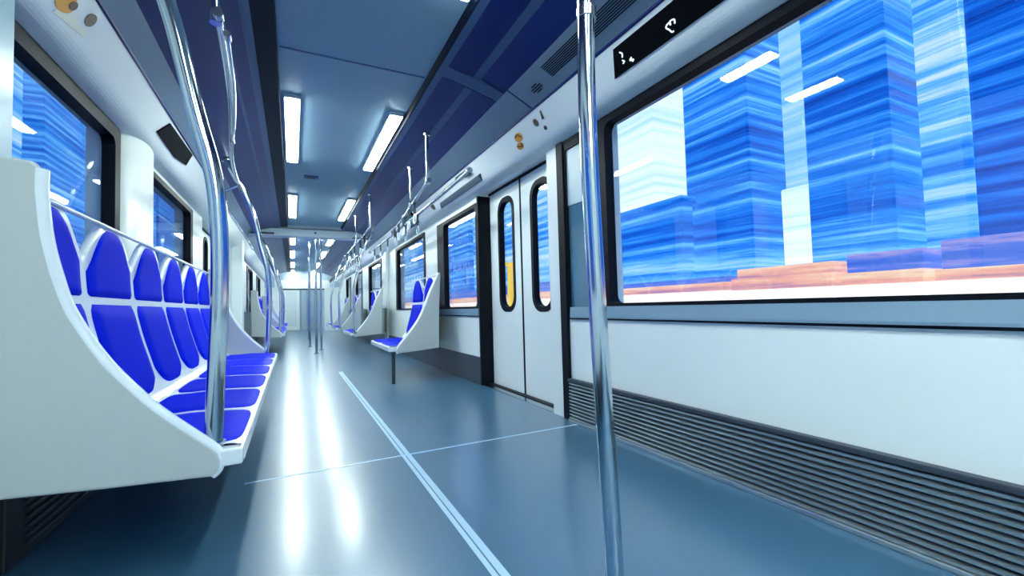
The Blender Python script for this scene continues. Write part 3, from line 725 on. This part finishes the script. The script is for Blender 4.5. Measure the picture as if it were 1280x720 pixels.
def podium(x0, x1, y0, y1, z1, z2, z3, top, label):
    t = thing('shop_arcade', label, 'building', ((x0+x1)/2, (y0+y1)/2, -9))
    MB().box(x0, x1, y0, y1, -9, z1, .1).build('street_floor', M['shops2'], t)
    MB().box(x0+.4, x1, y0+.2, y1-.2, z1, z2, .1).build('middle_floor', M['shops'], t)
    MB().box(x0+1.2, x1, y0+.4, y1-.4, z2, z3, .1).build('upper_floor', M[top], t)
podium(44, 55, -60, 15.5, 1.0, 1.9, 4.2, 'violet', 'low warm lit shop arcade below the deep blue towers')
podium(44, 54, 15.8, 22, 1.0, 2.1, 3.8, 'violet', 'short warm lit shop arcade below the slim pale tower')
podium(44, 53, 22.3, 33, 1.0, 2.3, 3.4, 'shops', 'tallest orange lit shop arcade at the foot of the slim azure tower')
podium(44, 53, 33.3, 62, 1.1, 2.1, 2.8, 'violet', 'low warm lit shop arcade below the bright white tower')
podium(44, 55, 64, 230, 1.2, 2.6, 4.6, 'violet', 'low warm lit shop arcade beyond the double door')
# left side of the line
tower(-80, -56, -40, 70, 80, 'fac_deep', 'deep blue block behind the near bench panel, left side')
tower(-84, -60, 74, 150, 85, 'fac_pale', 'pale blue block seen through the near left window')
tower(-80, -58, 155, 260, 85, 'fac_mid', 'mid blue block seen through the second left window')
tower(-80, -58, 265, 380, 85, 'fac_deep', 'deep blue block far along the left side')
# yellow post outside the door, its glow added to brighten it
t = thing('signal_post', 'yellow trackside post with added glow seen through the far leaf of the double door', 'post', (3.0, 6.0, -9))
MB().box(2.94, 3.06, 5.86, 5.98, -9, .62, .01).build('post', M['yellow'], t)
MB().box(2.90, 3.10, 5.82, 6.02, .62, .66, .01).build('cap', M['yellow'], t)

# ------------------------------------------------------------------ world
w = bpy.data.worlds.new('dusk'); S.world = w; w.use_nodes = True; nt = w.node_tree
bg = nt.nodes['Background']
tc = nt.nodes.new('ShaderNodeTexCoord'); sp = nt.nodes.new('ShaderNodeSeparateXYZ'); r = nt.nodes.new('ShaderNodeValToRGB')
nt.links.new(tc.outputs['Generated'], sp.inputs[0]); nt.links.new(sp.outputs[2], r.inputs[0]); nt.links.new(r.outputs[0], bg.inputs[0])
cr = r.color_ramp; cr.elements[0].position = 0.0; cr.elements[0].color = (0.45, 0.42, 0.48, 1)
e = cr.elements.new(0.08); e.color = (0.25, 0.45, 0.75, 1)
cr.elements[-1].position = 0.5; cr.elements[-1].color = (0.05, 0.28, 0.85, 1)
bg.inputs[1].default_value = 0.7

# ------------------------------------------------------------------ camera
yaw, pit, rol, F = 0.467583633, 0.0407858562, -0.027132142, 543.549325
f = Vector((math.sin(yaw)*math.cos(pit), math.cos(yaw)*math.cos(pit), math.sin(pit)))
r_ = Vector((math.cos(yaw), -math.sin(yaw), 0)); u_ = r_.cross(f)
r2 = r_*math.cos(rol)+u_*math.sin(rol); u2 = r2.cross(f)
cd = bpy.data.cameras.new('camera'); cam = bpy.data.objects.new('camera', cd); COL.objects.link(cam)
cam.matrix_world = Matrix(((r2.x, u2.x, -f.x, 0), (r2.y, u2.y, -f.y, 0), (r2.z, u2.z, -f.z, H), (0, 0, 0, 1)))
cd.sensor_width = 36; cd.lens = F/1280*36; cd.clip_start = .02; cd.clip_end = 1500
S.camera = cam
for o in bpy.data.objects:
    for k in ('_w', '_y0'):
        if k in o: del o[k]
S.view_settings.view_transform = 'Standard'; S.view_settings.look = 'None'; S.view_settings.exposure = 0.90; S.view_settings.gamma = 1
S.view_settings.use_curve_mapping = False
S.cycles.use_denoising = True; S.cycles.max_bounces = 10; S.cycles.diffuse_bounces = 5; S.cycles.glossy_bounces = 5; S.cycles.transparent_max_bounces = 16
S.cycles.sample_clamp_indirect = 6
